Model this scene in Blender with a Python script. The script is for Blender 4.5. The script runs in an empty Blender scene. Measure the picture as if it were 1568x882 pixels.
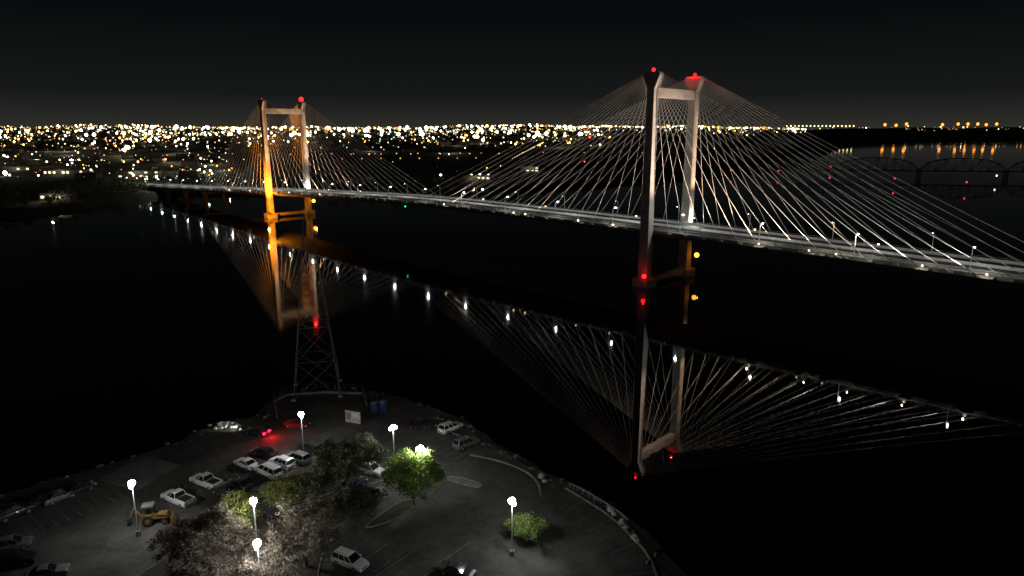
import bpy, math, random
import numpy as np
import bmesh
from mathutils import Vector, Matrix
random.seed(7); rng=np.random.default_rng(7)
scene=bpy.context.scene
H=55.7; PITCH=math.radians(12.83); CP,SP=math.cos(PITCH),math.sin(PITCH)
# ---------- survey helper: bearing/declination read from the drone -> map position on a level surface
def S(x,y,z=3.0):
    u=(x-784)/1045; v=(441-y)/1045
    X=u; Y=CP+SP*v; Z=-SP+CP*v
    t=(z-H)/Z
    return Vector((X*t,Y*t,z))
# ---------- materials
def nt(name):
    m=bpy.data.materials.new(name); m.use_nodes=True
    return m,m.node_tree.nodes,m.node_tree.links,m.node_tree.nodes['Principled BSDF']
def mat(name,c1,c2=None,scale=1.0,rough=.8,metal=0,bump=0,bscale=None,spec=.4):
    m,n,l,b=nt(name)
    b.inputs['Roughness'].default_value=rough; b.inputs['Metallic'].default_value=metal
    b.inputs['Specular IOR Level'].default_value=spec
    if c2 is None: c2=tuple(x*.75 for x in c1)
    tc=n.new('ShaderNodeTexCoord')
    no=n.new('ShaderNodeTexNoise'); no.inputs['Scale'].default_value=scale; no.inputs['Detail'].default_value=8; no.inputs['Roughness'].default_value=.62
    l.new(tc.outputs['Object'],no.inputs['Vector'])
    r=n.new('ShaderNodeValToRGB'); r.color_ramp.elements[0].position=.35; r.color_ramp.elements[1].position=.65
    r.color_ramp.elements[0].color=(*c2,1); r.color_ramp.elements[1].color=(*c1,1)
    l.new(no.outputs['Fac'],r.inputs['Fac']); l.new(r.outputs['Color'],b.inputs['Base Color'])
    if bump:
        n2=n.new('ShaderNodeTexNoise'); n2.inputs['Scale'].default_value=bscale or scale*6; n2.inputs['Detail'].default_value=4
        l.new(tc.outputs['Object'],n2.inputs['Vector'])
        bp=n.new('ShaderNodeBump'); bp.inputs['Strength'].default_value=bump; bp.inputs['Distance'].default_value=.05
        l.new(n2.outputs['Fac'],bp.inputs['Height']); l.new(bp.outputs['Normal'],b.inputs['Normal'])
    return m
def emi(name,c,s):
    m,n,l,b=nt(name); b.inputs['Base Color'].default_value=(*[q*.5 for q in c],1)
    b.inputs['Emission Color'].default_value=(*c,1); b.inputs['Emission Strength'].default_value=s
    m.cycles.emission_sampling='NONE'
    return m
M={}
M['conc']=mat('concrete',(.46,.42,.38),(.29,.265,.24),.28,.85,bump=.3)
M['deckc']=mat('deck_concrete',(.22,.22,.21),(.14,.14,.135),.3,.8)
M['brkt']=mat('bracket_concrete',(.4,.4,.38),(.3,.3,.28),.3,.8)
M['barrier']=mat('barrier_concrete',(.7,.7,.68),(.5,.5,.48),.5,.7)
M['cable']=mat('cable_sheath',(.8,.78,.75),(.6,.58,.55),.15,.5)
M['roadc']=mat('bridge_road',(.07,.07,.07),(.04,.04,.04),.4,.75)
M['steel']=mat('galvanised_steel',(.34,.35,.36),(.22,.23,.24),2,.5,.5)
M['pylon']=mat('weathered_steel',(.13,.125,.12),(.07,.067,.065),2,.7,.3)
M['dsteel']=mat('dark_steel',(.07,.07,.075),(.04,.04,.045),2,.5,.4)
M['paint']=mat('road_paint',(.62,.62,.58),(.25,.25,.23),1.5,.7)
M['lotpaint']=mat('worn_lot_paint',(.22,.22,.2),(.055,.055,.05),.9,.8)
M['kerb']=mat('kerb_concrete',(.28,.27,.25),(.09,.086,.08),.5,.85)
M['pad']=mat('ramp_concrete',(.14,.14,.135),(.07,.07,.067),.5,.85)
M['grass']=mat('dry_grass',(.055,.06,.03),(.025,.028,.015),.8,.95,bump=.8,bscale=14)
M['mulch']=mat('planting_bed',(.06,.048,.035),(.025,.02,.016),1.2,.95,bump=.8,bscale=12)
M['rock']=mat('rock',(.16,.15,.135),(.06,.058,.052),.7,.9,bump=.8)
M['stone']=mat('pale_boulder',(.5,.48,.44),(.3,.29,.27),1,.9,bump=.5)
M['tyre']=mat('tyre_rubber',(.02,.02,.02),None,4,.85)
M['rim']=mat('alloy_rim',(.5,.5,.52),None,4,.35,.8)
M['glass']=mat('car_glass',(.012,.014,.016),None,4,.08,0,spec=.8)
M['trim']=mat('black_trim',(.02,.02,.02),None,4,.6)
M['yellow']=mat('yellow_machine_paint',(.24,.14,.04),(.13,.075,.02),2,.6)
M['blue']=mat('blue_plastic',(.02,.045,.13),None,2,.5)
M['sign']=mat('sign_panel',(.42,.42,.4),(.22,.23,.24),1.6,.5)
M['bark']=mat('bark',(.17,.135,.11),(.08,.06,.046),3,.95,bump=.8,bscale=12)
M['white_e']=emi('lamp_glass_white',(1,1,1),60)
M['bwhite_e']=emi('bridge_lamp_glass',(.96,1,1),9)
M['warm_e']=emi('flood_glass_warm',(1,.68,.38),6)
M['red_e']=emi('beacon_red',(1,.008,.012),6)
M['dred_e']=emi('beacon_red_dim',(1,.015,.02),2)
M['orange_e']=emi('sodium_orange',(1,.30,.02),7)
M['green_e']=emi('nav_green',(.02,1,.35),3)
M['tail_e']=emi('tail_light_lit',(1,.008,.03),8)
M['tail']=mat('tail_light',(.25,.01,.01),None,2,.3)
M['head']=mat('head_light_glass',(.7,.7,.7),None,2,.15)
M['win_e']=emi('lit_window',(1,.8,.5),1.6)
M['wall']=mat('building_wall',(.2,.19,.17),(.08,.075,.065),.05,.9)
M['roof']=mat('building_roof',(.07,.07,.07),(.03,.03,.03),.2,.9)
def asphalt():
    m,n,l,b=nt('asphalt'); b.inputs['Roughness'].default_value=.82; b.inputs['Specular IOR Level'].default_value=.35
    tc=n.new('ShaderNodeTexCoord')
    a=n.new('ShaderNodeTexNoise'); a.inputs['Scale'].default_value=.11; a.inputs['Detail'].default_value=10; a.inputs['Roughness'].default_value=.74
    f=n.new('ShaderNodeTexNoise'); f.inputs['Scale'].default_value=5; f.inputs['Detail'].default_value=4
    v=n.new('ShaderNodeTexVoronoi'); v.feature='DISTANCE_TO_EDGE'; v.inputs['Scale'].default_value=.13
    w=n.new('ShaderNodeTexNoise'); w.inputs['Scale'].default_value=.5; w.inputs['Detail'].default_value=5
    l.new(tc.outputs['Object'],w.inputs['Vector'])
    sc=n.new('ShaderNodeVectorMath'); sc.operation='SCALE'; sc.inputs['Scale'].default_value=8
    ad=n.new('ShaderNodeVectorMath'); l.new(w.outputs['Color'],sc.inputs[0]); l.new(tc.outputs['Object'],ad.inputs[0]); l.new(sc.outputs[0],ad.inputs[1])
    l.new(ad.outputs[0],v.inputs['Vector'])
    for q in (a,f): l.new(tc.outputs['Object'],q.inputs['Vector'])
    r=n.new('ShaderNodeValToRGB'); r.color_ramp.elements[0].position=.38; r.color_ramp.elements[1].position=.64
    r.color_ramp.elements[0].color=(.024,.023,.022,1); r.color_ramp.elements[1].color=(.088,.083,.076,1)
    l.new(a.outputs['Fac'],r.inputs['Fac'])
    mx=n.new('ShaderNodeMixRGB'); mx.blend_type='MULTIPLY'; mx.inputs[0].default_value=.6
    l.new(r.outputs['Color'],mx.inputs[1])
    fr=n.new('ShaderNodeValToRGB'); fr.color_ramp.elements[0].color=(.5,.5,.5,1); fr.color_ramp.elements[1].color=(1.4,1.4,1.4,1); l.new(f.outputs['Fac'],fr.inputs['Fac'])
    l.new(fr.outputs['Color'],mx.inputs[2])
    cr=n.new('ShaderNodeValToRGB'); cr.color_ramp.elements[0].position=.0; cr.color_ramp.elements[1].position=.02
    cr.color_ramp.elements[0].color=(.3,.3,.3,1); cr.color_ramp.elements[1].color=(1,1,1,1); l.new(v.outputs['Distance'],cr.inputs['Fac'])
    m2=n.new('ShaderNodeMixRGB'); m2.blend_type='MULTIPLY'; m2.inputs[0].default_value=.85
    l.new(mx.outputs[0],m2.inputs[1]); l.new(cr.outputs['Color'],m2.inputs[2]); l.new(m2.outputs[0],b.inputs['Base Color'])
    bp=n.new('ShaderNodeBump'); bp.inputs['Strength'].default_value=.25; bp.inputs['Distance'].default_value=.03
    l.new(f.outputs['Fac'],bp.inputs['Height']); l.new(bp.outputs['Normal'],b.inputs['Normal'])
    return m
M['asphalt']=asphalt()
def water():
    m,n,l,b=nt('river_water'); b.inputs['Base Color'].default_value=(.0022,.0028,.0042,1)
    b.inputs['IOR'].default_value=1.42; b.inputs['Specular IOR Level'].default_value=.5
    tc=n.new('ShaderNodeTexCoord')
    mp=n.new('ShaderNodeMapping'); mp.inputs['Rotation'].default_value=(0,0,math.radians(45)); mp.inputs['Scale'].default_value=(.35,1,1)
    l.new(tc.outputs['Object'],mp.inputs['Vector'])
    a=n.new('ShaderNodeTexNoise'); a.inputs['Scale'].default_value=.7; a.inputs['Detail'].default_value=4
    l.new(mp.outputs[0],a.inputs['Vector'])
    big=n.new('ShaderNodeTexNoise'); big.inputs['Scale'].default_value=.014; big.inputs['Detail'].default_value=4
    l.new(mp.outputs[0],big.inputs['Vector'])
    rr=n.new('ShaderNodeMapRange'); rr.inputs['From Min'].default_value=.38; rr.inputs['From Max'].default_value=.62; rr.inputs['To Min'].default_value=.01; rr.inputs['To Max'].default_value=.05
    l.new(big.outputs['Fac'],rr.inputs['Value']); l.new(rr.outputs[0],b.inputs['Roughness'])
    st=n.new('ShaderNodeMapRange'); st.inputs['From Min'].default_value=.38; st.inputs['From Max'].default_value=.62; st.inputs['To Min'].default_value=.08; st.inputs['To Max'].default_value=.32
    l.new(big.outputs['Fac'],st.inputs['Value'])
    bp=n.new('ShaderNodeBump'); bp.inputs['Distance'].default_value=.03; l.new(st.outputs[0],bp.inputs['Strength'])
    l.new(a.outputs['Fac'],bp.inputs['Height']); l.new(bp.outputs['Normal'],b.inputs['Normal'])
    return m
M['water']=water()
def leafmat(name,c1,c2,tr=.35):
    m,n,l,b=nt(name); out=n['Material Output']
    g=n.new('ShaderNodeNewGeometry'); r=n.new('ShaderNodeValToRGB')
    r.color_ramp.elements[0].color=(*c2,1); r.color_ramp.elements[1].color=(*c1,1)
    l.new(g.outputs['Random Per Island'],r.inputs['Fac'])
    b.inputs['Roughness'].default_value=.7; l.new(r.outputs['Color'],b.inputs['Base Color'])
    t=n.new('ShaderNodeBsdfTranslucent'); l.new(r.outputs['Color'],t.inputs['Color'])
    mx=n.new('ShaderNodeMixShader'); mx.inputs[0].default_value=tr
    l.new(b.outputs[0],mx.inputs[1]); l.new(t.outputs[0],mx.inputs[2]); l.new(mx.outputs[0],out.inputs['Surface'])
    return m
M['leafg']=leafmat('leaf_spring_green',(.18,.25,.05),(.06,.10,.018),.4)
M['leafd']=leafmat('leaf_dull_green',(.13,.14,.08),(.05,.06,.034))
M['leafy']=leafmat('leaf_yellow_green',(.20,.21,.05),(.07,.085,.02),.45)
M['leafb']=leafmat('bud_brown',(.20,.165,.125),(.075,.06,.045))
M['leafp']=leafmat('blossom_pale',(.28,.23,.195),(.11,.088,.072))
# ---------- mesh builder
class MB:
    def __init__(s): s.v=[];s.f=[];s.m=[];s.mats=[]
    def mi(s,k):
        if k not in s.mats: s.mats.append(k)
        return s.mats.index(k)
    def poly(s,pts,k):
        b=len(s.v); s.v+= [tuple(p) for p in pts]; s.f.append(tuple(range(b,b+len(pts)))); s.m.append(s.mi(k))
    def hexa(s,p,k):
        b=len(s.v); s.v+=[tuple(q) for q in p]; i=s.mi(k)
        for f in ((3,2,1,0),(4,5,6,7),(0,1,5,4),(1,2,6,5),(2,3,7,6),(3,0,4,7)):
            s.f.append(tuple(b+j for j in f)); s.m.append(i)
    def box(s,c,d,k,rz=0,M4=None):
        x,y,z=[q/2 for q in d]; pts=[(-x,-y,-z),(x,-y,-z),(x,y,-z),(-x,y,-z),(-x,-y,z),(x,-y,z),(x,y,z),(-x,y,z)]
        R=Matrix.Rotation(rz,3,'Z') if M4 is None else M4
        s.hexa([Vector(c)+R@Vector(p) for p in pts],k)
    def frus(s,c0,d0,c1,d1,k,rz=0):
        R=Matrix.Rotation(rz,3,'Z'); P=[]
        for c,d in ((c0,d0),(c1,d1)):
            for sx,sy in ((-1,-1),(1,-1),(1,1),(-1,1)): P.append(Vector(c)+R@Vector((sx*d[0]/2,sy*d[1]/2,0)))
        s.hexa(P,k)
    def cyl(s,a,b_,r0,r1,k,n=8,cap=True):
        a=Vector(a);b_=Vector(b_); d=(b_-a)
        if d.length<1e-6: return
        d.normalize(); u=d.orthogonal().normalized(); w=d.cross(u); b=len(s.v); i=s.mi(k)
        for c,r in ((a,r0),(b_,r1)):
            for j in range(n):
                t=2*math.pi*j/n; s.v.append(tuple(c+u*(r*math.cos(t))+w*(r*math.sin(t))))
        for j in range(n):
            j2=(j+1)%n; s.f.append((b+j,b+j2,b+n+j2,b+n+j)); s.m.append(i)
        if cap:
            s.f.append(tuple(b+j for j in reversed(range(n)))); s.m.append(i)
            s.f.append(tuple(b+n+j for j in range(n))); s.m.append(i)
    def sph(s,c,r,k,n=10,mrow=6,sq=(1,1,1)):
        b=len(s.v); i=s.mi(k); c=Vector(c)
        for a in range(mrow+1):
            ph=math.pi*a/mrow
            for j in range(n):
                t=2*math.pi*j/n; s.v.append((c.x+r*sq[0]*math.sin(ph)*math.cos(t),c.y+r*sq[1]*math.sin(ph)*math.sin(t),c.z+r*sq[2]*math.cos(ph)))
        for a in range(mrow):
            for j in range(n):
                j2=(j+1)%n; s.f.append((b+a*n+j,b+(a+1)*n+j,b+(a+1)*n+j2,b+a*n+j2)); s.m.append(i)
    def obj(s,name,parent=None,loc=(0,0,0),rz=0,bevel=0,smooth=False):
        me=bpy.data.meshes.new(name); me.from_pydata(s.v,[],s.f); 
        for k in s.mats: me.materials.append(M[k] if isinstance(k,str) else k)
        me.polygons.foreach_set('material_index',s.m)
        if smooth: me.polygons.foreach_set('use_smooth',[True]*len(s.f))
        me.update(); o=bpy.data.objects.new(name,me); scene.collection.objects.link(o)
        o.location=loc; o.rotation_euler=(0,0,rz)
        if parent: o.parent=parent
        if bevel:
            b=o.modifiers.new('bevel','BEVEL'); b.width=bevel; b.segments=2; b.limit_method='ANGLE'
        return o
def empty(name,loc=(0,0,0),rz=0,parent=None):
    o=bpy.data.objects.new(name,None); scene.collection.objects.link(o); o.location=loc; o.rotation_euler=(0,0,rz); o.empty_display_size=.5
    if parent: o.parent=parent
    return o
def point(name,loc,p,c,parent,r=.2):
    L=bpy.data.lights.new(name,'POINT'); L.energy=p; L.color=c; L.shadow_soft_size=r
    o=bpy.data.objects.new(name,L); scene.collection.objects.link(o); o.location=loc; o.parent=parent; return o
def spot(name,loc,tgt,p,c,ang,parent,r=.3,blend=.6):
    L=bpy.data.lights.new(name,'SPOT'); L.energy=p; L.color=c; L.shadow_soft_size=r; L.spot_size=math.radians(ang); L.spot_blend=blend
    o=bpy.data.objects.new(name,L); scene.collection.objects.link(o); o.location=loc
    o.rotation_euler=(Vector(tgt)-Vector(loc)).to_track_quat('-Z','Y').to_euler(); o.parent=parent; return o
# ---------- world
w=bpy.data.worlds.new('World'); scene.world=w; w.use_nodes=True
n=w.node_tree.nodes; l=w.node_tree.links; bg=n['Background']
tc=n.new('ShaderNodeTexCoord'); sx=n.new('ShaderNodeSeparateXYZ'); l.new(tc.outputs['Generated'],sx.inputs[0])
r=n.new('ShaderNodeValToRGB'); e=r.color_ramp.elements
e[0].position=0; e[0].color=(.032,.030,.023,1); e[1].position=.6; e[1].color=(.0011,.0013,.0017,1)
k=e.new(.018); k.color=(.021,.0212,.0185,1); k=e.new(.05); k.color=(.0082,.0093,.0096,1); k=e.new(.15); k.color=(.0023,.0028,.0032,1)
l.new(sx.outputs['Z'],r.inputs['Fac']); l.new(r.outputs['Color'],bg.inputs['Color']); bg.inputs['Strength'].default_value=1
faint_fill=bpy.data.lights.new('faint_fill','SUN'); faint_fill.energy=.012; faint_fill.angle=math.radians(.5); faint_fill.color=(.8,.88,1)  # weak unseen fill, added only to give the dark forms slight shape
mo=bpy.data.objects.new('faint_fill',faint_fill); scene.collection.objects.link(mo); mo.rotation_euler=(math.radians(50),0,math.radians(-30))
# ---------- river
mb=MB(); mb.poly([(-20000,-3000,0),(20000,-3000,0),(20000,30000,0),(-20000,30000,0)],'water'); mb.obj('river_water')
# ---------- far terrain
SH=[(-900,352),(-300,345),(0,335),(120,322),(200,308),(265,299),(400,296),(520,300),(620,303),(720,306),(800,297),(900,286),(1050,275),(1180,262),(1240,250),(1290,226),(1400,218),(1568,216),(2300,216),(3000,216)]
rs=[];ds=[]
for x,y in SH:
    p=S(x,y,0); rs.append(p.x/p.y); ds.append(p.y)
def shoreD(q): return float(np.interp(q,rs,ds))
def hgt(q,D):
    st=max(900,shoreD(q)+60)
    z=4+.025*max(0,D-st)
    und=.5+.25*math.sin(q*9+1)+.15*math.sin(q*23+2)+.1*math.sin(q*57)
    return min(z,50+D*(.0035+.0065*und))
mb=MB(); cols=np.linspace(-1.9,2.2,220); offs=[-6,0,7,30,90,180,300,450,650,900,1300,1800,2500,3500,5000,7000,10000,14000]
M['land']=mat('far_ground',(.05,.05,.038),(.018,.02,.014),.02,.95)
for q in cols:
    d0=shoreD(q)*(1+.012*math.sin(q*37)+.008*math.sin(q*91))
    for j,o in enumerate(offs):
        D=d0+o; z=-1.5 if j==0 else (.6 if j==1 else hgt(q,D)); mb.v.append((q*D,D,z))
nr=len(offs)
for i in range(len(cols)-1):
    for j in range(nr-1):
        mb.f.append((i*nr+j,(i+1)*nr+j,(i+1)*nr+j+1,i*nr+j+1)); mb.m.append(mb.mi('land'))
mb.obj('far_shore_terrain',smooth=True)
# ---------- city lights (one mass)
V=[];F=[];C=[]
def glow(p,r_,c):
    b=len(V); x,y,z=p; d=r_*.7
    ring=[(r_,0),(d,d),(0,r_),(-d,d),(-r_,0),(-d,-d),(0,-r_),(d,-d)]
    V.extend([(x+a,y,z+q) for a,q in ring]); V.extend([(x,y-r_,z),(x,y+r_,z)])
    for j in range(8):
        F.append((b+j,b+(j+1)%8,b+8)); F.append((b+(j+1)%8,b+j,b+9))
    C.extend([(*c,1)]*10)
def colr(or_=.15):
    t=random.random()
    if t<.48: return (1,.80,.40)
    if t<.70: return (.94,1,.80)
    if t<.70+or_: return (1,.36,.05)
    if t<.96: return (1,.60,.18)
    if t<.98: return (.5,1,.5)
    return (1,.06,.05)
def scatter(N,q0,q1,D0,D1,pw=1.0,or_=.16,sz=1,st=1,clump=.65):
    for _ in range(N):
        q=random.uniform(q0,q1)
        D=D0*(D1/D0)**(random.random()**pw)
        D=max(D,shoreD(q)+30)
        dens=.55+.45*math.sin(q*31+math.sin(D*.002)*2)
        if random.random()>1-clump+clump*dens: continue
        c=colr(or_); s_=math.exp(random.gauss(.1,1.2)); k=min(s_,9)*st
        r_=D*.00040*(.75+.38*min(s_,5.5))*sz
        glow((q*D,D,hgt(q,D)+random.uniform(4,12)+D*.0012*random.random()),r_,tuple(k*1.5*z for z in c))
def street(q0,D0,ang,n_,gap,c,sz=1.0,st=2.5):
    x,y=q0*D0,D0
    for i in range(n_):
        px,py=x+math.cos(ang)*gap*i,y+math.sin(ang)*gap*i; q=px/py
        if py<shoreD(q)+25 or random.random()<.12: continue
        glow((px,py,hgt(q,py)+9),py*.00058*sz*random.uniform(.8,1.25),tuple(st*random.uniform(.6,1.4)*z for z in c))
scatter(1600,-1.0,-.40,700,4800,.8,sz=1.1)
scatter(900,-1.0,-.36,1800,4600,.9,sz=1.25,st=1.3)
scatter(1550,-.42,.14,1400,5200,.6,sz=1.15)
scatter(700,.1,.42,2300,6000,.6,sz=1.05)
scatter(200,.38,1.0,6600,10500,.8,.4,.85,.45)
scatter(40,-.30,.3,760,1500,1,.1,.8)
for _ in range(34):
    q=random.uniform(-.95,.1); D=random.uniform(1000,3800); street(q,D,random.choice([.08,.1,1.45,1.62,.05]),random.randint(6,22),random.uniform(35,60)*(D/1500)**.5,random.choice([(1,.55,.15),(1,.82,.45),(.95,1,.85)]))
for _ in range(66):
    q=random.choice([random.uniform(-.95,-.5),random.uniform(-.95,-.4),random.uniform(-.4,.15)]); D=random.uniform(950 if q<-.4 else 1700,3600)
    for _ in range(random.randint(1,4)):
        qq=q+random.gauss(0,.009); DD=D+random.gauss(0,60); glow((qq*DD,DD,hgt(qq,DD)+random.uniform(9,18)),DD*random.uniform(.0013,.0027),tuple(14*z for z in random.choice([(1,.90,.60),(.95,1,.88),(1,.86,.5)])))
def lit(x,y,z,size,c,s_):
    p=S(x,y,z); glow(p,p.y*size,tuple(q*s_ for q in c))
def high(x,y,D,size,c):
    v=(441-y)/1045; Yv=CP+SP*v; glow(((x-784)/1045/Yv*D,D,H+(-SP+CP*v)/Yv*D),D*size,c)
for x,y in [(1355,191),(1372,192),(1388,190),(1443,191),(1467,190),(1482,190),(1497,190),(1510,191),(1526,190),(1170,196),(1100,195),(502,198),(445,198)]:
    high(x,y,8200 if x>1300 else 3600,.0022,(3.2,.95,.08))
for x in range(1205,1310,6): high(x,193,7000,.0011,(3,2.4,1.1))
W1=(1,.88,.55);W2=(.95,1,.92)
for x,y,c,s_,z in [(735,267,W1,12,9),(722,268,W1,8,9),(748,268,W1,8,9),(675,268,W2,10,8),(739,290,W2,9,6),(725,291,W1,6,6),(740,305,W1,3,1.5),(815,256,W1,5,9),(1532,205,W2,18,25),(1527,204,W2,10,25),(1192,261,(1,.02,.03),3,8),(1370,273,(1,.02,.06),3,8),(1480,279,(1,.02,.06),3,8),(1272,255,(1,.05,.1),2,8),(1526,269,W1,3,8),(1120,260,(1,.05,.05),2,8),  # the dim ball just above the water is a painted lamp reflection
    (318,286,W2,10,8),(303,262,W2,8,9),(322,261,W2,8,9),(205,268,W1,7,8),(30,228,W2,20,14),(60,222,W2,18,16),(130,222,W2,22,16),(45,226,W2,18,14),(125,205,W1,16,30),(12,243,W2,14,10),(718,212,W1,16,20),(700,213,W1,16,20),(905,215,W1,14,25),(865,210,W1,14,25),(590,209,W1,14,25),(160,247,W1,9,10),(82,297,W1,8,6),(96,299,W1,8,6),(75,305,W1,5,5),(70,240,W1,14,10),(15,268,W2,10,8),(55,251,W2,12,8),(240,272,W2,8,8),(225,271,W1,8,8),(8,265,W2,15,8),(110,247,W2,14,9),(40,218,W1,15,14),(95,212,W1,15,14)]:
    lit(x,y,z,.0014 if s_<14 else .0032,c,s_)
me=bpy.data.meshes.new('city_lights'); me.from_pydata(V,[],F)
ca=me.color_attributes.new('glow','FLOAT_COLOR','POINT'); ca.data.foreach_set('color',np.array(C,dtype=np.float32).ravel())
m,nn,ll,b=nt('city_light_glass'); at=nn.new('ShaderNodeAttribute'); at.attribute_name='glow'
b.inputs['Base Color'].default_value=(0,0,0,1); ll.new(at.outputs['Color'],b.inputs['Emission Color']); b.inputs['Emission Strength'].default_value=1.0
m.cycles.emission_sampling='NONE'; me.materials.append(m)
city=bpy.data.objects.new('city_lights',me); scene.collection.objects.link(city)
# ---------- distant building mass
mb=MB()
for _ in range(460):
    q=random.uniform(-.98,.35); D=random.uniform(760 if q<-.4 else 1350,3600)
    if D<shoreD(q)+60: continue
    z=hgt(q,D); wd=random.uniform(9,30)*random.choice((1,1,1,1.6)); dp=random.uniform(9,24); hh=random.uniform(3.5,8); rz=random.choice([.3,.32,.28,1.87])
    mb.box((q*D,D,z+hh/2-1),(wd,dp,hh+2),'wall',rz); mb.box((q*D,D,z+hh+.3),(wd*.96,dp*.96,.5),'roof',rz)
mb.obj('distant_city_buildings')
cl=empty('city_street_lighting')
for i in range(34):
    q=random.uniform(-.85,-.38) if i<26 else random.uniform(-.35,.15); D=random.uniform(700,1500) if i<26 else random.uniform(1350,1900)
    D=max(D,shoreD(q)+50); point('street_light',(q*D,D,hgt(q,D)+9),random.uniform(5000,17000),(1,.88,.60),cl,1)
def building(name,x,y,wd,dp,hh,rz,floors=1):
    p=S(x,y,4); root=empty(name,p,rz); b=MB(); b.box((0,0,hh/2-.5),(wd,dp,hh+1),'wall'); b.obj('walls',root)
    b=MB()
    b.frus((0,0,hh+.005),(wd+1,dp+1),(0,0,hh+.5),(wd+.6,dp+.6),'roof'); b.box((wd*.2,0,hh+1.1),(3,3,1.2),'roof'); b.obj('roof',root)
    b=MB(); nwin=max(3,int(wd/5))
    for f in range(floors):
        for i in range(nwin):
            if random.random()<.6: b.box((-wd/2+(i+.5)*wd/nwin,-dp/2-.03,(f+.55)*hh/floors),(wd/nwin*.55,.1,hh/floors*.4),'win_e')
    b.box((wd*.1,-dp/2-.04,1.1),(1.6,.1,2.2),'dsteel')
    b.obj('windows',root); point('wall_light',(0,-dp/2-8,hh+3),2500,(1,.9,.65),root,.5)
building('warehouse',102,268,52,24,7,.1)
building('riverside_house',90,306,22,12,5,.15)
building('office_building',812,263,24,14,7,-.1,2)
building('shop_building',30,262,34,18,6,.2)
building('motel_building',215,272,44,14,8,.25,2)
building('shop_building',730,276,30,14,5,0)
V=[];F=[]
for _ in range(260):
    q=random.uniform(-.95,-.38) if random.random()<.75 else random.uniform(-.3,.3); D=shoreD(q)+random.uniform(8,150); r0=random.uniform(2.5,6); z0=hgt(q,D)
    for _ in range(60):
        d=rng.normal(size=3); d/=np.linalg.norm(d); c=np.array([q*D,D,z0+r0*1.0])+d*r0*random.uniform(.4,1.05)*np.array([1,1,.85])
        u=rng.normal(size=3); u/=np.linalg.norm(u); v=np.cross(u,d); v/=np.linalg.norm(v)+1e-6; s_=random.uniform(.4,.9); b0=len(V)
        V+= [tuple(c+u*s_),tuple(c+v*s_),tuple(c-u*s_),tuple(c-v*s_)]; F.append((b0,b0+1,b0+2,b0+3))
me=bpy.data.meshes.new('riverside_trees'); me.from_pydata(V,[],F); me.materials.append(M['leafd']); o=bpy.data.objects.new('riverside_trees',me); scene.collection.objects.link(o)
# ---------- cable-stayed bridge
A=Vector((-.7102,.7040,0)); B=Vector((.7040,.7102,0)); N0=Vector((59,258,0)); SPAN=297
AZ=math.atan2(A.y,A.x)
br=empty('cable_stayed_bridge')
kx=[-300,-124,0,148,297,421,512,640]; kz=[14,19,21,21.8,17.2,11.8,8.6,5.2]
def zs(s): return float(np.mean([np.interp(s+d,kx,kz) for d in (-40,-20,0,20,40)]))
def BP(s,lat,z): return N0+A*s+B*lat+Vector((0,0,z))
def sweep(b,sec,k,s0=-300,s1=640,st=5):
    i=b.mi(k); s=s0; rows=[]
    while s<=s1+.01:
        rows.append(len(b.v)); z=zs(s)
        for la,dz in sec: b.v.append(tuple(BP(s,la,z+dz)))
        s+=st
    n_=len(sec)
    for a in range(len(rows)-1):
        for j in range(n_ if n_>2 else 1):
            j2=(j+1)%n_; b.f.append((rows[a]+j,rows[a]+j2,rows[a+1]+j2,rows[a+1]+j)); b.m.append(i)
b=MB(); sweep(b,[(-12.2,0),(-12.2,-1.1),(-8.6,-2.7),(8.6,-2.7),(12.2,-1.1),(12.2,0)],'deckc'); b.obj('deck',br)
b=MB(); sweep(b,[(-10.4,.005),(10.4,.005)],'roadc')
for la in (-5.2,5.2):
    for s in range(-300,636,12): sweep(b,[(la-.08,.012),(la+.08,.012)],'paint',s,s+4,4)
for la in (-9.6,9.6): sweep(b,[(la-.07,.012),(la+.07,.012)],'paint')
b.obj('road_surface',br)
b=MB()
for la in (-10.7,10.7): sweep(b,[(la-.22,.0),(la-.1,.85),(la+.1,.85),(la+.22,.0)],'barrier')
sweep(b,[(-.3,.006),(-.12,.85),(.12,.85),(.3,.006)],'barrier'); b.obj('barriers',br)
b=MB()
for la in (-12.05,12.05):
    for dz in (.55,1.1): sweep(b,[(la-.04,dz),(la-.04,dz+.08),(la+.04,dz+.08),(la+.04,dz)],'steel')
    for s in range(-300,640,3):
        p=BP(s,la,zs(s)); b.cyl(p,p+Vector((0,0,1.15)),.04,.04,'steel',4)
b.obj('railings',br)
def tower(s0,name):
    t=empty(name,parent=br); b=MB()
    for sg in (-1,1):
        p=lambda z,s_=s0,l_=sg*13.9: BP(s_,l_,z)
        b.frus(p(2.8),(3.9,3.4),p(70.5),(3.1,2.7),'conc',AZ)
        b.frus(p(70.505),(3.1,2.7),p(75.2),(7.2,2.7),'conc',AZ); b.frus(p(75.205),(7.2,2.7),p(76.2),(6.2,2.2),'conc',AZ)
        b.box(p(1.2),(6.6,6.6,3.6),'conc',AZ)
    q=BP(s0,0,0)
    b.box(q+Vector((0,0,69.4)),(2.3,25.0,3.3),'conc',AZ)
    b.box(q+Vector((0,0,1.9)),(3.0,21.0,1.8),'conc',AZ)
    b.obj('tower_frame',t,bevel=.12)
    return t
tn=tower(0,'near_tower'); tf=tower(SPAN,'far_tower')
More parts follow.
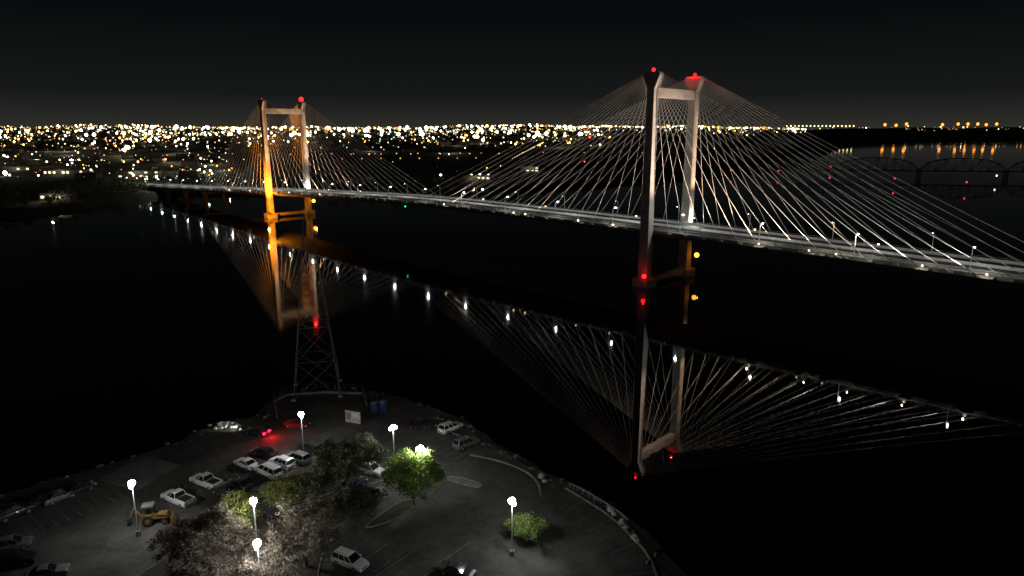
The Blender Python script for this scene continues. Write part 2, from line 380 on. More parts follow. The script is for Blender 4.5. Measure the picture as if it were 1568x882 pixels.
for s0,side_ in ((0,-1),(SPAN,1)):
    for la in (-1,1):
        b=MB()
        for dirn in (-1,1):
            main=(dirn!=side_); sp=8.05 if main else 6.75
            for k_ in range(1,19):
                s=s0+dirn*(k_*sp+ (2 if main else 1.5)); f=k_/18
                top=BP(s0+dirn*(1.7+1.9*f),la*13.9,71.6+4.0*f); bot=BP(s,la*12.75,zs(s)-.3)
                prev=top; L=(top-bot).length
                for j in range(1,7):
                    t=j/6; pt=top.lerp(bot,t)-Vector((0,0,4*t*(1-t)*L*.005)); b.cyl(prev,pt,.08,.08,'cable',5,False); prev=pt
                d=(top-bot).normalized(); b.cyl(bot,bot+d*3.0,.16,.14,'steel',6,False)
        b.obj('stay_cables',br)
b=MB()
for s0,side_ in ((0,-1),(SPAN,1)):
    for dirn in (-1,1):
        sp=8.05 if dirn!=side_ else 6.75
        for k_ in range(1,19):
            s=s0+dirn*(k_*sp+2)
            for la in (-1,1): b.box(BP(s,la*12.75,zs(s)-.55),(1.3,1.1,.5),'brkt',AZ)
b.obj('cable_anchorages',br)
b=MB(); lamps=empty('deck_lamps',parent=br)
s=17-29.4*8; i=0
while s<630:
    z=zs(s); p=BP(s,-11.6,z); b.cyl(p,p+Vector((0,0,6.3)),.15,.1,'barrier',6); q=p+B*1.6+Vector((0,0,6.5)); b.cyl(p+Vector((0,0,6.3)),q,.08,.07,'barrier',5)
    b.box(q+Vector((0,0,.26)),(.9,.5,.12),'steel',AZ); b.sph(q,.42 if s>-20 else .3,'bwhite_e',8,5,(1,1,.8))
    point('lamp_light',q+Vector((0,0,-.7)),2500 if s>-20 else 1700,(.97,1,.94),lamps,.2)
    s2=s+14.7; z2=zs(s2); p=BP(s2,11.6,z2); b.cyl(p,p+Vector((0,0,6.3)),.13,.08,'barrier',6); q=p-B*1.6+Vector((0,0,6.5)); b.cyl(p+Vector((0,0,6.3)),q,.07,.06,'barrier',5); b.box(q+Vector((0,0,.22)),(.9,.5,.12),'steel',AZ); b.sph(q,.12,'bwhite_e',6,4)
    s+=29.4; i+=1
b.obj('lamp_posts',lamps)
fl=empty('floodlights',parent=br); b=MB()
def flood(s,la,s0,power,col,k,ang=38,tz=60,r_=.36):
    p=BP(s,la*14.2,zs(s)+.2); b.box(BP(s,la*13.4,zs(s)-.5),(3.0,2.6,.35),'brkt',AZ)
    b.box(p+Vector((0,0,-.25)),(1,.8,.5),'steel',AZ); b.sph(p+Vector((0,0,.25)),r_,k,8,5)
    spot('flood_spot',p+Vector((0,0,.9)),BP(s0,la*13.9,tz),power,col,ang,fl)
WARM=(1,.70,.52); WH=(1,.90,.80)
for s,pw,tz in ((15,40000,48),(32,90000,52),(61,110000,58),(68,110000,60),(115,140000,60)): flood(s,-1,0,pw,WARM,'warm_e',tz=tz)
for s,pw,tz in ((24,80000,52),(75,110000,60)): flood(s,1,0,pw,WARM,'warm_e',tz=tz)
for s,pw,tz in ((-43,120000,50),(-59,120000,54),(-67,100000,58),(-90,110000,58),(-105,110000,60)): flood(s,-1,0,pw,WH if s<-60 else WARM,'warm_e',r_=.24,tz=tz)
for s,pw,tz in ((-28,130000,48),(-70,120000,58)): flood(s,1,0,pw,(1,.64,.40),'warm_e',tz=tz)
for s,pw in ((SPAN-66,140000),(SPAN-28,120000),(SPAN+28,80000),(SPAN+62,110000)):
    for la in (-1,1): flood(s,la,SPAN,pw,(1,.56,.26) if la<0 else (1,.66,.42),'warm_e',tz=54)
b.obj('flood_fixtures',fl)
for s in (-43,-62,-90,-105,-75): point('bracket_light',BP(s,-15.8,zs(s)+1.0),220,(1,.9,.7),fl,.15)
b=MB()
def gl(p,r_,k): b.sph(p,r_,k,12,8)
gl(BP(0,-13.9,77.0),.6,'red_e'); gl(BP(0,13.9,76.9),.55,'dred_e'); gl(BP(SPAN,13.9,77.4),1.5,'red_e'); gl(BP(SPAN,-13.9,76.9),.3,'dred_e')
for s0_,la,z in ((0,-13.9,76.4),(0,13.9,76.4),(SPAN,13.9,76.4),(SPAN,-13.9,76.4)):
    b.cyl(BP(s0_,la,z-.3),BP(s0_,la,z+.5),.2,.2,'dsteel',6)
point('beacon_light',BP(0,13.9,78.4)-B*2,2600,(1,.02,.02),fl,.05); point('beacon_light',BP(SPAN,13.9,80),1800,(1,.02,.02),fl,.05); point('beacon_light',BP(0,-13.9,78.4),150,(1,.02,.02),fl,.05)
p=BP(-2.5,-18.0,4.6); gl(p,.8,'red_e'); b.cyl(BP(-2.5,-17.0,2.9),p,.1,.1,'dsteel',6); point('nav_light',p+Vector((0,0,1.1)),50,(1,.02,.02),fl,.1)
p=BP(-4.6,15,8.6); gl(p,.95,'orange_e'); b.cyl(BP(-2.9,15,2.9),p,.1,.1,'dsteel',6); point('sodium_light',p-A*1.5,90,(1,.42,.08),fl,.1)
p=BP(SPAN-5,15.5,9.5); gl(p,1.2,'orange_e'); b.cyl(BP(SPAN-2.9,15.5,2.9),p,.1,.1,'dsteel',6)
point('sodium_light',p-A*2,500,(1,.42,.06),fl)
point('sodium_light',BP(SPAN-9,-20,6.5),24000,(1,.28,.01),fl,.5)
spot('sodium_flood',BP(SPAN-14,-30,6),BP(SPAN,-13.9,24),520000,(1,.29,.012),46,fl,.5,1.0)
b.box(BP(SPAN-6.5,-18.5,5.2),(1,.7,.7),'dsteel',AZ); b.cyl(BP(SPAN-2.9,-16.8,2.9),BP(SPAN-6.5,-18.5,5.2),.1,.1,'dsteel',6)
for s0_,pw in ((0,3200),(SPAN,4200)):
    q=BP(s0_-3.6,13.2,zs(s0_)+2.8); point('leg_light',q,pw,(1,.97,.85),fl,.2); b.box(q+Vector((0,0,-.6)),(.5,.5,.3),'steel',AZ)
gl(BP(148,-12.8,zs(148)-2.9),.35,'green_e')
b.obj('beacons',fl)
b=MB()
for s in (-124,-170,-215,-260,421,462,505):
    for la in (-7,7): b.cyl(BP(s,la,-1),BP(s,la,zs(s)-3.9),1.1,1.1,'conc',12)
    b.box(BP(s,0,zs(s)-3.36),(2.4,20,1.3),'conc',AZ)
b.frus(BP(590,0,2),(90,26),BP(590,0,zs(560)-3.0),(90,22),'conc',AZ)
b.obj('approach_piers',br)
# ---------- rail truss bridge far right
tb=empty('railway_truss_bridge'); b=MB()
P0=Vector((315,900,0)); P1=Vector((900,800,0)); d=(P1-P0); L=d.length; d.normalize(); side=Vector((-d.y,d.x,0)); ns=6; sl=L/ns
for i in range(ns):
    for sg in (-3,3):
        prev=None
        for j in range(11):
            t=j/10; p=P0+d*(i*sl+t*sl)+side*sg; hh=4+12*math.sin(math.pi*t)**.6 if 0<t<1 else 0.4
            bot=p+Vector((0,0,9)); tp=p+Vector((0,0,9+hh)); b.cyl(bot,tp,.3,.3,'dsteel',4)
            if prev: b.cyl(prev[0],bot,.5,.5,'dsteel',4); b.cyl(prev[1],tp,.45,.45,'dsteel',4); b.cyl(prev[0] if j%2 else prev[1],tp if j%2 else bot,.25,.25,'dsteel',4)
            prev=(bot,tp)
    c=P0+d*(i+.5)*sl; b.box((c.x,c.y,8.6),(sl,6,.8),'dsteel',math.atan2(d.y,d.x))
    c=P0+d*i*sl; b.box((c.x,c.y,3.5),(3,9,9),'conc',math.atan2(d.y,d.x))
b.obj('truss_spans',tb)
# ---------- near land
shore=[(-160,800),(0,757),(70,738),(150,716),(230,692),(285,672),(325,650),(372,640),(415,638),(422,612),(440,600),(500,596),(560,599),(625,612),(690,637),(735,668),(785,700),(830,725),(872,742),(930,778),(985,832),(1012,882),(1016,960)]
top=[S(x,y,3) for x,y in shore]+[Vector((38,35,3)),Vector((48,-10,3)),Vector((50,-120,3)),Vector((-300,-120,3)),Vector((-260,60,3))]
dense=[]
for i in range(len(top)):
    a=top[i]; c=top[(i+1)%len(top)]; m_=max(1,int((c-a).length/2.5)) if i<len(shore)-1 else 1
    for j in range(m_):
        p=a.lerp(c,j/m_); 
        if 0<i<len(shore)-1: p=p+Vector((random.uniform(-.45,.45),random.uniform(-.45,.45),0))
        dense.append(p)
bm=bmesh.new(); vs=[bm.verts.new(p) for p in dense]; f=bm.faces.new(vs)
f.normal_update()
if f.normal.z<0: f.normal_flip()
bmesh.ops.triangulate(bm,faces=[f]); me=bpy.data.meshes.new('parking_lot_ground'); bm.to_mesh(me); bm.free(); me.materials.append(M['asphalt'])
o=bpy.data.objects.new('parking_lot_ground',me); scene.collection.objects.link(o)
b=MB(); n_=len(dense); outv=[]
area=sum(dense[i].x*dense[(i+1)%n_].y-dense[(i+1)%n_].x*dense[i].y for i in range(n_)); sg=1 if area>0 else -1
for i in range(n_):
    t=(dense[(i+1)%n_]-dense[i-1]).normalized(); nm=Vector((t.y,-t.x,0))*sg; outv.append(nm)
for ring,(of,z) in enumerate(((0,2.995),(1.5,2.3),(3.6,.8),(5.5,-1.2))):
    for i in range(n_):
        p=dense[i]+outv[i]*(of+random.uniform(-.3,.3)*(ring>0)); b.v.append((p.x,p.y,z+random.uniform(-.15,.15)*(ring>0)))
i_=b.mi('rock')
for ring in range(3):
    for i in range(n_):
        j=(i+1)%n_; b.f.append((ring*n_+i,ring*n_+j,(ring+1)*n_+j,(ring+1)*n_+i)); b.m.append(i_)
b.obj('shore_bank')
def rock(b,c,r_,k='rock'):
    i0=len(b.v); b.sph(c,r_,k,6,4,(1,random.uniform(.6,1),random.uniform(.5,.8)))
    for q in range(i0,len(b.v)):
        x,y,z=b.v[q]; b.v[q]=(x+random.uniform(-.2,.2)*r_,y+random.uniform(-.2,.2)*r_,z+random.uniform(-.2,.2)*r_)
b=MB()
for i in range(n_):
    if dense[i].y<50: continue
    for _ in range(7):
        of=random.uniform(-.8,5); p=dense[i]+outv[i]*of+Vector((random.uniform(-1,1),random.uniform(-1,1),0)); z=3-.75*max(of,0)
        rock(b,(p.x,p.y,z),random.uniform(.15,.6))
for _ in range(45):
    p=S(random.gauss(348,11),random.gauss(652,3),3); rock(b,(p.x,p.y,3+.1),random.uniform(.2,.55),'stone')
b.obj('riprap_rocks')
def sheet(name,pts,k,z):
    me=bpy.data.meshes.new(name); bm=bmesh.new(); f=bm.faces.new([bm.verts.new(S(x,y,3)+Vector((0,0,z-3))) for x,y in pts]); f.normal_update()
    if f.normal.z<0: f.normal_flip()
    bmesh.ops.triangulate(bm,faces=[f]); bm.to_mesh(me); bm.free(); me.materials.append(M[k]); o=bpy.data.objects.new(name,me); scene.collection.objects.link(o); return o
def strip(b,pts,wd,h0,h1,k,closed=False):
    Q=[S(x,y,3) for x,y in pts]
    if closed: Q=Q+[Q[0]]
    for i in range(len(Q)-1):
        a,c=Q[i],Q[i+1]; t=(c-a)
        if t.length<.01: continue
        m_=(a+c)/2; b.box((m_.x,m_.y,(h0+h1)/2+random.uniform(0,.006)),(t.length+wd*.3,wd,h1-h0),k,math.atan2(t.y,t.x))
def chaikin(P,it=2,closed=False):
    for _ in range(it):
        Q=[] if closed else [P[0]]
        for i in range(len(P) if closed else len(P)-1):
            a=P[i];c=P[(i+1)%len(P)]; Q.append((a[0]*.75+c[0]*.25,a[1]*.75+c[1]*.25)); Q.append((a[0]*.25+c[0]*.75,a[1]*.25+c[1]*.75))
        if not closed: Q.append(P[-1])
        P=Q
    return P
kb=MB()
isl=[[(478,690),(560,692),(600,715),(600,735),(520,752),(440,775),(400,770)],
     [(556,812),(566,800),(618,764),(642,770),(610,795)],
     [(498,765),(560,752),(575,762),(530,800),(500,815)],
     [(180,905),(250,858),(330,800),(400,782),(470,790),(505,820),(490,860),(480,920)]]
for i,pl in enumerate(isl):
    q=chaikin(pl,2,True); sheet('planting_island',q,'mulch' if i in(0,3) else 'grass',3.10); strip(kb,q,.16,3.0,3.15,'kerb',True)
q=chaikin([(680,733),(695,729),(738,741),(735,747),(712,744)],2,True); sheet('concrete_island',q,'pad',3.10); strip(kb,q,.2,3,3.14,'kerb',True)
q=chaikin([(566,755),(574,749),(597,733),(602,737),(580,752)],1,True); sheet('concrete_island',q,'pad',3.10)
sheet('grass_verge',[(700,665),(735,680),(785,708),(830,733),(866,750),(840,762),(826,755),(822,738),(805,722),(765,706),(722,698)],'grass',3.05)
strip(kb,chaikin([(720,697),(765,706),(805,721),(824,738),(828,758)],2),.3,3.0,3.2,'kerb')
strip(kb,chaikin([(640,640),(700,665),(722,680)],1),.3,3.0,3.15,'kerb')
edge=chaikin([(866,748),(900,768),(938,793),(968,822),(995,852),(1008,890)],2)
strip(kb,edge,.25,3.0,3.18,'kerb')
kb.obj('kerbs')
sheet('boat_ramp_pad',[(150,735),(222,697),(276,712),(210,752)],'pad',3.004)
g=MB(); gp=[S(x,y,3) for x,y in chaikin([(872,745),(905,762),(945,787),(962,802)],2)]
for i in range(len(gp)-1):
    a,c=gp[i],gp[i+1]; t=c-a; m_=(a+c)/2; g.box((m_.x,m_.y,3.62),(t.length+.03,.07,.2),'steel',math.atan2(t.y,t.x)); g.cyl((a.x,a.y,3),(a.x,a.y,3.7),.07,.07,'steel',5)
g.obj('guard_rail')
b=MB()
for x,y in ((935,783),(953,803),(972,825),(829,732)):
    p=S(x,y,3); rock(b,(p.x,p.y,3.3),.6,'stone'); p=S(x+5,y+6,3); rock(b,(p.x,p.y,3.2),.45,'stone')
b.obj('boulders')
b=MB()
def line(x0,y0,x1,y1,wd=.13):
    a=S(x0,y0,3);c=S(x1,y1,3); t=c-a; nrm=Vector((-t.y,t.x,0)).normalized()*wd/2; z=Vector((0,0,.012))
    b.poly([a-nrm+z,c-nrm+z,c+nrm+z,a+nrm+z],'lotpaint')
ed=[S(x,y,3) for x,y in edge]
def stalls(a,c,nst,ln,ang,wd=.10):
    t=(c-a); u=t.normalized(); dv=Matrix.Rotation(ang,3,'Z')@u
    for i in range(nst+1):
        p=a+t*i/nst; q_=p+dv*ln; nrm=Vector((-dv.y,dv.x,0))*wd/2; z=Vector((0,0,.012)); b.poly([p-nrm+z,q_-nrm+z,q_+nrm+z,p+nrm+z],'lotpaint')
acc=0
for i in range(2,len(ed)-1):
    t=ed[i+1]-ed[i]; L=t.length; pos=3.1-acc
    while pos<L:
        p=ed[i]+t*(pos/L); dv=Matrix.Rotation(-math.pi/2+.2,3,'Z')@t.normalized(); q_=p+dv*4.8; nrm=Vector((-dv.y,dv.x,0))*.045; z=Vector((0,0,.012)); b.poly([p-nrm+z,q_-nrm+z,q_+nrm+z,p+nrm+z],'lotpaint'); pos+=3.1
    acc=L-(pos-3.1)
stalls(S(640,655,3),S(735,693,3),9,5.2,-math.pi/2)
stalls(S(250,752,3),S(470,690,3),15,5.4,-math.pi/2)
stalls(S(30,800,3),S(200,735,3),10,5,-math.pi/2)
line(575,882,640,840); line(660,870,720,830)
stalls(S(500,840,3),S(620,905,3),5,5.4,math.pi/2)
b.obj('parking_lines')
def street_lamp(x,y,power):
    p=S(x,y,10.6); root=empty('street_lamp',(p.x,p.y,3),random.uniform(0,3)); b=MB()
    b.cyl((0,0,0),(0,0,.75),.32,.30,'kerb',12); b.cyl((0,0,.755),(0,0,7.2),.1,.065,'steel',8)
    b.box((0,0,7.24),(1.1,.14,.1),'steel'); b.cyl((0,0,7.3),(0,0,7.36),.3,.3,'steel',10)
    for dx in (-.42,.42): b.box((dx,0,7.36),(.42,.34,.12),'steel')
    b.obj('pole',root)
    b=MB(); b.sph((0,0,7.72),.44,'white_e',18,12,(1,1,.9))
    for dx in (-.45,.45): b.sph((dx,0,7.56),.26,'white_e',12,8,(1,.8,.75))
    b.obj('lamp_head',root,smooth=True)
    for dx in (-.85,.85): point('lamp_light',(dx,0,7.05),power/2,(.98,1,.94),root,.25)
for x,y,pw in ((202,741,1700),(461,635,1500),(602,655,1500),(644,687,2900),(388,768,2300),(394,833,1700),(784,768,2000)): street_lamp(x,y,pw)
# ---------- trees
def tree(name,x,y,h,cr,leafk,nleaf,ls,bare=False,depth=4,z=3.05):
    base=S(x,y,3); b=MB(); tips=[]
    ht=h*.24
    def seg(p,d,ln,r_,lev):
        mid=p+d*ln*.5; d2=(d+Vector((random.gauss(0,.16),random.gauss(0,.16),random.gauss(.06,.1)))).normalized(); e_=mid+d2*ln*.5
        b.cyl(p,mid,r_,r_*.85,'bark',5,False); b.cyl(mid,e_,r_*.85,r_*.68,'bark',5,False)
        if lev>=2: tips.append(mid)
        if lev==depth: tips.append(e_); tips.append(e_); return
        kn=3 if lev<depth-1 else random.choice((2,3,4))
        for i in range(kn):
            a=random.uniform(0,6.28); sp=random.uniform(.45,.95)
            o_=d2.orthogonal().normalized(); o_=Matrix.Rotation(a,3,d2)@o_
            nd=(d2+o_*sp+Vector((0,0,.05))).normalized(); seg(e_,nd,ln*random.uniform(.62,.85),max(r_*.6,.022),lev+1)
    b.cyl((0,0,-.1),(0,0,ht),.02*h+.06,.016*h+.04,'bark',8)
    nl=5
    for i in range(nl):
        a=i*6.283/nl+random.uniform(-.4,.4); sl_=random.uniform(.45,1.05); d_=Vector((math.cos(a)*sl_,math.sin(a)*sl_,1)).normalized()
        seg(Vector((0,0,ht*random.uniform(.8,1))),d_,h*.25,.014*h,1)
    arr=np.array(b.v); rad=np.percentile(np.hypot(arr[:,0],arr[:,1]),95); zt=arr[:,2].max()
    sxy=cr/rad; sz_=h/zt
    b.v=[(vx*sxy if vz>ht*.8 else vx,vy*sxy if vz>ht*.8 else vy,vz*sz_) for vx,vy,vz in b.v]
    cents=[Vector((t.x*sxy,t.y*sxy,t.z*sz_)) for t in tips]
    for _ in range(int(len(cents)*(.35 if bare else .7))):
        d=Vector((random.gauss(0,1),random.gauss(0,1),random.gauss(0,1))).normalized()*random.uniform(.5,1.0)
        cents.append(Vector((d.x*cr*.85,d.y*cr*.85,h*.60+d.z*h*.33)))
    i_=b.mi(leafk); clump=[max(.06,random.gauss(1,.8)) for _ in cents]; tot=sum(clump)
    sg=.065*cr if bare else .09*cr
    for t,cw in zip(cents,clump):
        for _ in range(int(round(nleaf*cw/tot))):
            c=t+Vector((random.gauss(0,sg),random.gauss(0,sg),random.gauss(0,sg*.7)))
            u=Vector((random.gauss(0,1),random.gauss(0,1),random.gauss(0,1))).normalized(); v_=u.orthogonal().normalized(); v_=Matrix.Rotation(random.uniform(0,6.28),3,u)@v_
            w_=u.cross(v_); s_=ls*random.uniform(.6,1.25); q=len(b.v)
            b.v+=[tuple(c+v_*s_),tuple(c+w_*s_*.6),tuple(c-v_*s_),tuple(c-w_*s_*.6)]; b.f.append((q,q+1,q+2,q+3)); b.m.append(i_)
    b.obj(name,None,(base.x,base.y,z),random.uniform(0,6))
tree('deciduous_tree',634,774,7.6,4.4,'leafg',11000,.16)
tree('deciduous_tree',532,752,8.4,5.4,'leafd',13000,.16,True)
tree('deciduous_tree',440,790,5.6,3.2,'leafy',5500,.15)
tree('deciduous_tree',366,826,6.6,3.4,'leafy',7000,.15)
tree('deciduous_tree',548,812,6.2,3.3,'leafd',6000,.16)
tree('budding_tree',470,868,8.2,5.2,'leafb',9000,.16,True)
tree('budding_tree',330,880,7.4,4.8,'leafb',8000,.16,True)
tree('budding_tree',286,866,5.6,3.6,'leafb',4500,.15,True)
tree('blossom_tree',408,918,5.6,3.8,'leafp',6000,.14,True)
tree('blossom_tree',318,926,5.2,3.6,'leafp',5000,.14,True)
tree('small_tree',806,830,3.6,2.5,'leafg',3500,.13)
tree('deciduous_tree',482,777,5.2,2.8,'leafd',4500,.15)
# ---------- vehicles
def paint(name,c):
    m=mat(name,c,tuple(q*.93 for q in c),1,.32,.15,spec=.6); m.node_tree.nodes['Principled BSDF'].inputs['Coat Weight'].default_value=.5; M[name]=m
for nme,c in (('car_white',(.8,.8,.8)),('car_silver',(.5,.51,.53)),('car_dark',(.025,.027,.03)),('car_grey',(.16,.165,.17)),('car_red',(.14,.012,.012)),('car_blue',(.02,.04,.12))): paint(nme,c)
def loft(b,secs,k):
    i=b.mi(k); n_=len(secs[0]); base=len(b.v)
    for s_ in secs: b.v+=[tuple(p) for p in s_]
    for a in range(len(secs)-1):
        for j in range(n_):
            j2=(j+1)%n_; b.f.append((base+a*n_+j,base+a*n_+j2,base+(a+1)*n_+j2,base+(a+1)*n_+j)); b.m.append(i)
    b.f.append(tuple(base+j for j in range(n_))); b.m.append(i); e_=base+(len(secs)-1)*n_; b.f.append(tuple(e_+j for j in reversed(range(n_)))); b.m.append(i)
def car(kind,x,y,dx,dy,col,tail=False,z0=3.0):
    p=S(x,y,3.4); q=S(x+dx,y+dy,3.4); rz=math.atan2(q.y-p.y,q.x-p.x)+random.uniform(-.05,.05)
    name={'suv':'parked_suv','sedan':'parked_car','pickup':'pickup_truck','van':'parked_van'}[kind]
    root=empty(name,(p.x,p.y,z0),rz)
    L,W,belt,roof={'suv':(4.75,1.92,1.05,1.74),'sedan':(4.65,1.82,.92,1.44),'pickup':(5.6,1.98,1.12,1.86),'van':(5.1,1.98,1.1,1.85)}[kind]
    h=L/2; w_=W/2; zb=.28
    def sec(x_,zt,wf=1): 
        ww=w_*wf; return [(x_,-ww*.93,zb),(x_,-ww,zb+.22),(x_,-ww,zt-.16),(x_,-ww*.9,zt),(x_,ww*.9,zt),(x_,ww,zt-.16),(x_,ww,zb+.22),(x_,ww*.93,zb)]
    b=MB()
    if kind=='sedan': secs=[sec(-h,.78,.86),sec(-h+.18,.9,.95),sec(-h+.9,belt+.02),sec(-.2,belt),sec(h-1.35,belt-.02),sec(h-.45,.8,.95),sec(h-.1,.68,.88),sec(h,.6,.8)]
    elif kind=='pickup': secs=[sec(-h,1.05,.95),sec(-h+.1,1.08),sec(-.65,1.09),sec(-.6,belt),sec(h-1.5,belt),sec(h-.25,1.03,.96),sec(h,.9,.9)]
    else: secs=[sec(-h,.9,.9),sec(-h+.12,belt-.02,.97),sec(0,belt),sec(h-1.2,belt-.03),sec(h-.3,.93,.95),sec(h,.78,.87)]
    loft(b,secs,col); b.obj('body',root,bevel=.04,smooth=False)
    x0,x1,t0,t1={'suv':(-h+.1,h-1.25,-h+.38,h-2.05),'sedan':(-h+.75,h-1.3,-h+1.45,h-2.1),'pickup':(-.62,h-1.45,-.45,h-2.2),'van':(-h+.08,h-.85,-h+.25,h-1.7)}[kind]
    gb,gt=w_*.9,w_*.72; zr=roof-.07
    bt=[(x0,-gb,belt-.01),(x1,-gb,belt-.01),(x1,gb,belt-.01),(x0,gb,belt-.01)]; tp=[(t0,-gt,zr),(t1,-gt,zr),(t1,gt,zr),(t0,gt,zr)]
    b=MB(); b.hexa(bt+tp,'glass'); b.obj('windows',root)
    b=MB(); b.hexa([(t0-.06,-gt-.03,zr),(t1+.06,-gt-.03,zr),(t1+.06,gt+.03,zr),(t0-.06,gt+.03,zr),(t0+.12,-gt+.1,roof),(t1-.15,-gt+.1,roof),(t1-.15,gt-.1,roof),(t0+.12,gt-.1,roof)],col)
    for sy in (-1,1):
        for fr in (0,.36,.68,1):
            if kind=='pickup' and fr==.36: continue
            xa=x0+(x1-x0)*fr; xb=t0+(t1-t0)*fr; b.cyl((xa,sy*(gb+.005),belt-.02),(xb,sy*(gt+.005),zr),.05,.04,col,5)
        b.box((x1-.35,sy*(w_+.08),belt+.03),(.14,.2,.14),col)
        if kind=='suv': b.box(((t0+t1)/2,sy*(gt-.06),roof+.05),((t1-t0)*.85,.05,.05),'trim')
    b.obj('roof',root,bevel=.02)
    b=MB()
    for wx in (-h+.95,h-.92):
        for sy in (-1,1):
            r_=.36 if kind!='sedan' else .33
            b.cyl((wx,sy*(w_-.2),r_),(wx,sy*(w_+.012),r_),r_,r_,'tyre',16); b.cyl((wx,sy*(w_+.013),r_),(wx,sy*(w_+.03),r_),r_*.62,r_*.55,'rim',10)
    b.obj('wheels',root)
    b=MB()
    for sy in (-1,1):
        b.box((h-.12,sy*w_*.66,.72 if kind!='sedan' else .62),(.2,.36,.16),'head'); b.box((-h+.02,sy*w_*.72,.82),(.1,.3,.2) if not tail else (.2,.55,.3),'tail_e' if tail else 'tail')
    b.box((h-.02,0,.5),(.08,W*.5,.22),'trim'); b.box((-h-.01,0,.46),(.1,W*.8,.16),'trim')
    if kind=='pickup': b.box((-h+1.1,0,1.095),(1.9,W*.78,.03),'trim'); b.box((-h+1.1,-w_*.86,1.15),(2.1,.1,.12),col); b.box((-h+1.1,w_*.86,1.15),(2.1,.1,.12),col); b.box((-h+.06,0,1.15),(.1,W*.86,.12),col)
    b.obj('lights_and_bumpers',root)
    if tail:
        point('tail_glow',(-h-.8,0,1.0),520,(1,.01,.02),root,.3)
        spot('headlight_beam',(h+.3,0,.8),(h+14,0,.2),1500,(1,.97,.9),50,root,.15) 
    return root
cars=[('pickup',273,765,-10,-4,'car_white'),('pickup',316,739,-10,-3.4,'car_white'),('sedan',366,743,-10,-3,'car_dark'),('sedan',377,711,-10,-4,'car_white'),
('van',412,723,-10,-4.3,'car_white'),('suv',432,710,-10,-4,'car_white'),('suv',456,703,-10,-4,'car_grey'),('sedan',455,650,10,1,'car_red'),
('sedan',348,831,-10,-4,'car_white'),('suv',536,861,10,4,'car_white'),('sedan',700,875,10,3,'car_dark'),('suv',690,656,10,-4,'car_white'),('sedan',660,648,10,-4,'car_dark'),
('suv',714,680,10,-4,'car_grey'),('suv',568,721,10,2.5,'car_silver'),('sedan',540,743,10,-5,'car_blue'),('sedan',92,761,10,-4,'car_grey'),('sedan',120,750,10,-4,'car_dark'),
('suv',22,786,10,-4,'car_dark'),('sedan',60,770,10,-3,'car_dark'),('suv',18,836,10,-2,'car_grey'),('suv',26,858,10,-1,'car_dark'),('sedan',72,878,10,-2,'car_grey'),
('suv',430,792,10,-4,'car_dark'),('sedan',345,752,-10,-3,'car_dark'),('sedan',405,694,-10,-3,'car_dark'),('suv',476,688,-10,-3,'car_dark'),('sedan',640,650,10,-4,'car_dark')]
for c in cars: car(*c)
car('sedan',393,662,-10,-2.0,'car_dark',True)
# ---------- backhoe loader
p=S(238,800,3); root=empty('backhoe_loader',(p.x,p.y,3),math.radians(15)); root.scale=(.8,.85,.95); b=MB()
b.frus((.6,0,.8),(3.2,1.1),(.6,0,1.6),(3.0,.9),'yellow'); b.box((-1.1,0,1.2),(1.6,1.3,.8),'yellow')
b.box((-.8,0,2.95),(1.9,1.7,.14),'pad')
for sx_ in (-1.55,-.05):
    for sy in (-.75,.75): b.cyl((sx_,sy,1.5),(sx_,sy,2.9),.06,.06,'trim',6)
b.box((-.9,0,1.85),(.6,.6,.5),'trim')
for sy in (-1,1):
    b.cyl((-.9,sy*.65,.8),(-.9,sy*1.15,.8),.8,.8,'tyre',18); b.cyl((-.9,sy*1.155,.8),(-.9,sy*1.17,.8),.42,.4,'yellow',12)
    b.cyl((1.7,sy*.7,.5),(1.7,sy*1.05,.5),.5,.5,'tyre',16); b.cyl((1.7,sy*1.055,.5),(1.7,sy*1.07,.5),.27,.25,'yellow',12)
    b.cyl((.4,sy*.6,1.6),(2.2,sy*.6,1.3),.1,.1,'yellow',6); b.cyl((2.2,sy*.6,1.3),(2.9,sy*.6,.5),.1,.1,'yellow',6)
b.hexa([(2.7,-1.1,.08),(3.5,-1.1,.08),(3.5,1.1,.08),(2.7,1.1,.08),(2.7,-1.1,.9),(2.95,-1.1,.85),(2.95,1.1,.85),(2.7,1.1,.9)],'yellow')
b.cyl((-1.9,0,1.1),(-3.0,0,2.7),.16,.13,'yellow',6); b.cyl((-3.0,0,2.7),(-3.9,0,1.2),.13,.1,'yellow',6); b.frus((-3.9,0,.5),(.7,.6),(-3.85,0,1.2),(.5,.6),'trim')
for sy in (-1,1): b.cyl((-2,sy*.4,1),(-2.1,sy*1.3,.05),.08,.08,'yellow',6)
b.cyl((.9,.3,1.6),(.9,.3,2.2),.05,.05,'trim',6)
b.obj('machine_body',root,bevel=.02)
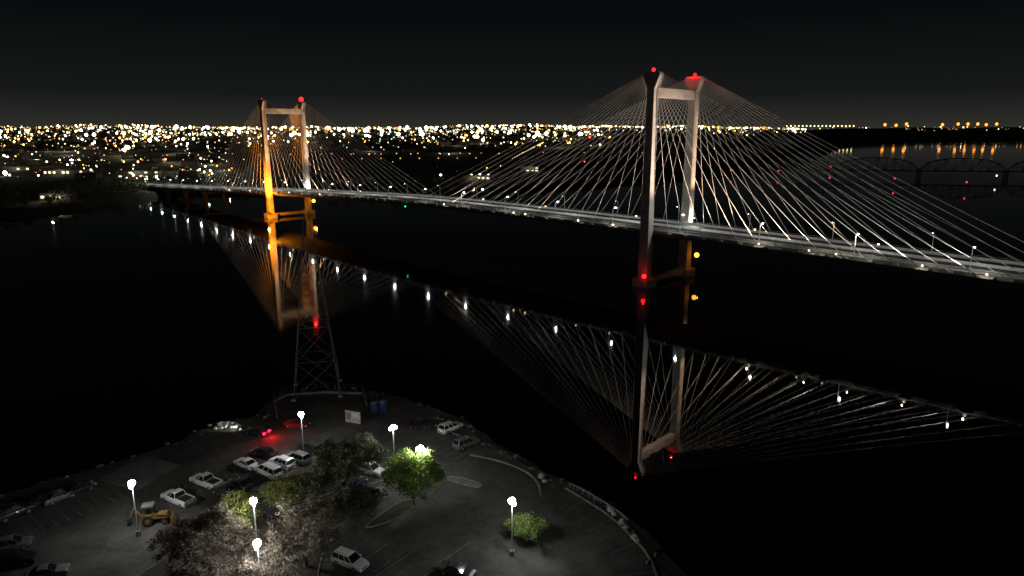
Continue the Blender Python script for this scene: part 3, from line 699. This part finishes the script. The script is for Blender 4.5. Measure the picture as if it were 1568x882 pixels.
# ---------- pylon
PT=40; c0=S(487,598,3); b=MB(); levels=[3,10.5,17.5,24,29.5,34.5,PT]; hw=lambda z: 4.6+(0.5-4.6)*(z-3)/(PT-3)
def cor(z,i): 
    s_=((-1,-1),(1,-1),(1,1),(-1,1))[i]; ang=.25; x_,y_=s_[0]*hw(z),s_[1]*hw(z); return Vector((c0.x+x_*math.cos(ang)-y_*math.sin(ang),c0.y+x_*math.sin(ang)+y_*math.cos(ang),z))
for i in range(4):
    b.cyl(cor(3,i),cor(PT,i),.09,.06,'pylon',5); p=cor(3,i); b.box((p.x,p.y,3.2),(.8,.8,.4),'kerb')
    for a in range(len(levels)-1):
        z0,z1=levels[a],levels[a+1]; j=(i+1)%4
        b.cyl(cor(z0,i),cor(z1,j),.045,.045,'pylon',4); b.cyl(cor(z0,j),cor(z1,i),.045,.045,'pylon',4); b.cyl(cor(z1,i),cor(z1,j),.05,.05,'pylon',4)
        m0=(cor(z1,i)+cor(z1,j))/2
        if a<3: b.cyl(m0,(cor(z1,(i+1)%4)+cor(z1,(i+2)%4))/2,.035,.035,'pylon',4)
b.obj('lattice_pylon')
b=MB(); pts=[(424,640),(420,616),(440,606),(500,602),(556,604),(562,622)]
for i in range(len(pts)-1):
    a,c=S(*pts[i],3),S(*pts[i+1],3); t=c-a; m_=(a+c)/2; b.box((m_.x,m_.y,3.25),(t.length,.2,.5),'rock',math.atan2(t.y,t.x)); k_=int(t.length/2.5)+1
    for j in range(k_+1): p=a.lerp(c,j/k_); b.cyl((p.x,p.y,3.5),(p.x,p.y,5.1),.03,.03,'pylon',5)
    for zz in (2.1,1.5): b.cyl(a+Vector((0,0,zz)),c+Vector((0,0,zz)),.02,.02,'pylon',4)
b.obj('enclosure_fence')
p=S(541,650,3); b=MB(); b.box((0,0,1.5),(3.2,.12,2.3),'sign'); b.box((-.9,-.075,1.6),(1.0,.02,1.4),'car_grey'); b.box((.6,-.075,1.9),(1.3,.02,.8),'car_silver')
for sx_ in (-1.55,1.55): b.cyl((sx_,.1,0),(sx_,.1,2.8),.07,.07,'dsteel',6)
b.obj('information_board',None,(p.x,p.y,3),-.35,bevel=.01)
for x,y in ((574,632),(588,630)):
    p=S(x,y,3); b=MB(); b.frus((0,0,0),(1.15,1.15),(0,0,2.1),(1.1,1.1),'blue'); b.frus((0,0,2.105),(1.2,1.2),(0,0,2.35),(.7,.9),'pad'); b.box((0,-.59,1.05),(.75,.04,1.8),'car_blue'); b.cyl((.4,.4,2.1),(.4,.4,2.7),.05,.05,'trim',6)
    b.obj('portable_toilet',None,(p.x,p.y,3),-.3,bevel=.02)
# ---------- camera
cam=bpy.data.cameras.new('camera'); co=bpy.data.objects.new('camera',cam); scene.collection.objects.link(co)
cam.sensor_width=36; cam.lens=24.0; cam.clip_end=40000; cam.clip_start=.5
co.location=(0,0,H); co.rotation_euler=(math.pi/2-PITCH,0,0); scene.camera=co
scene.view_settings.view_transform='Standard'; scene.view_settings.look='None'; scene.view_settings.exposure=0
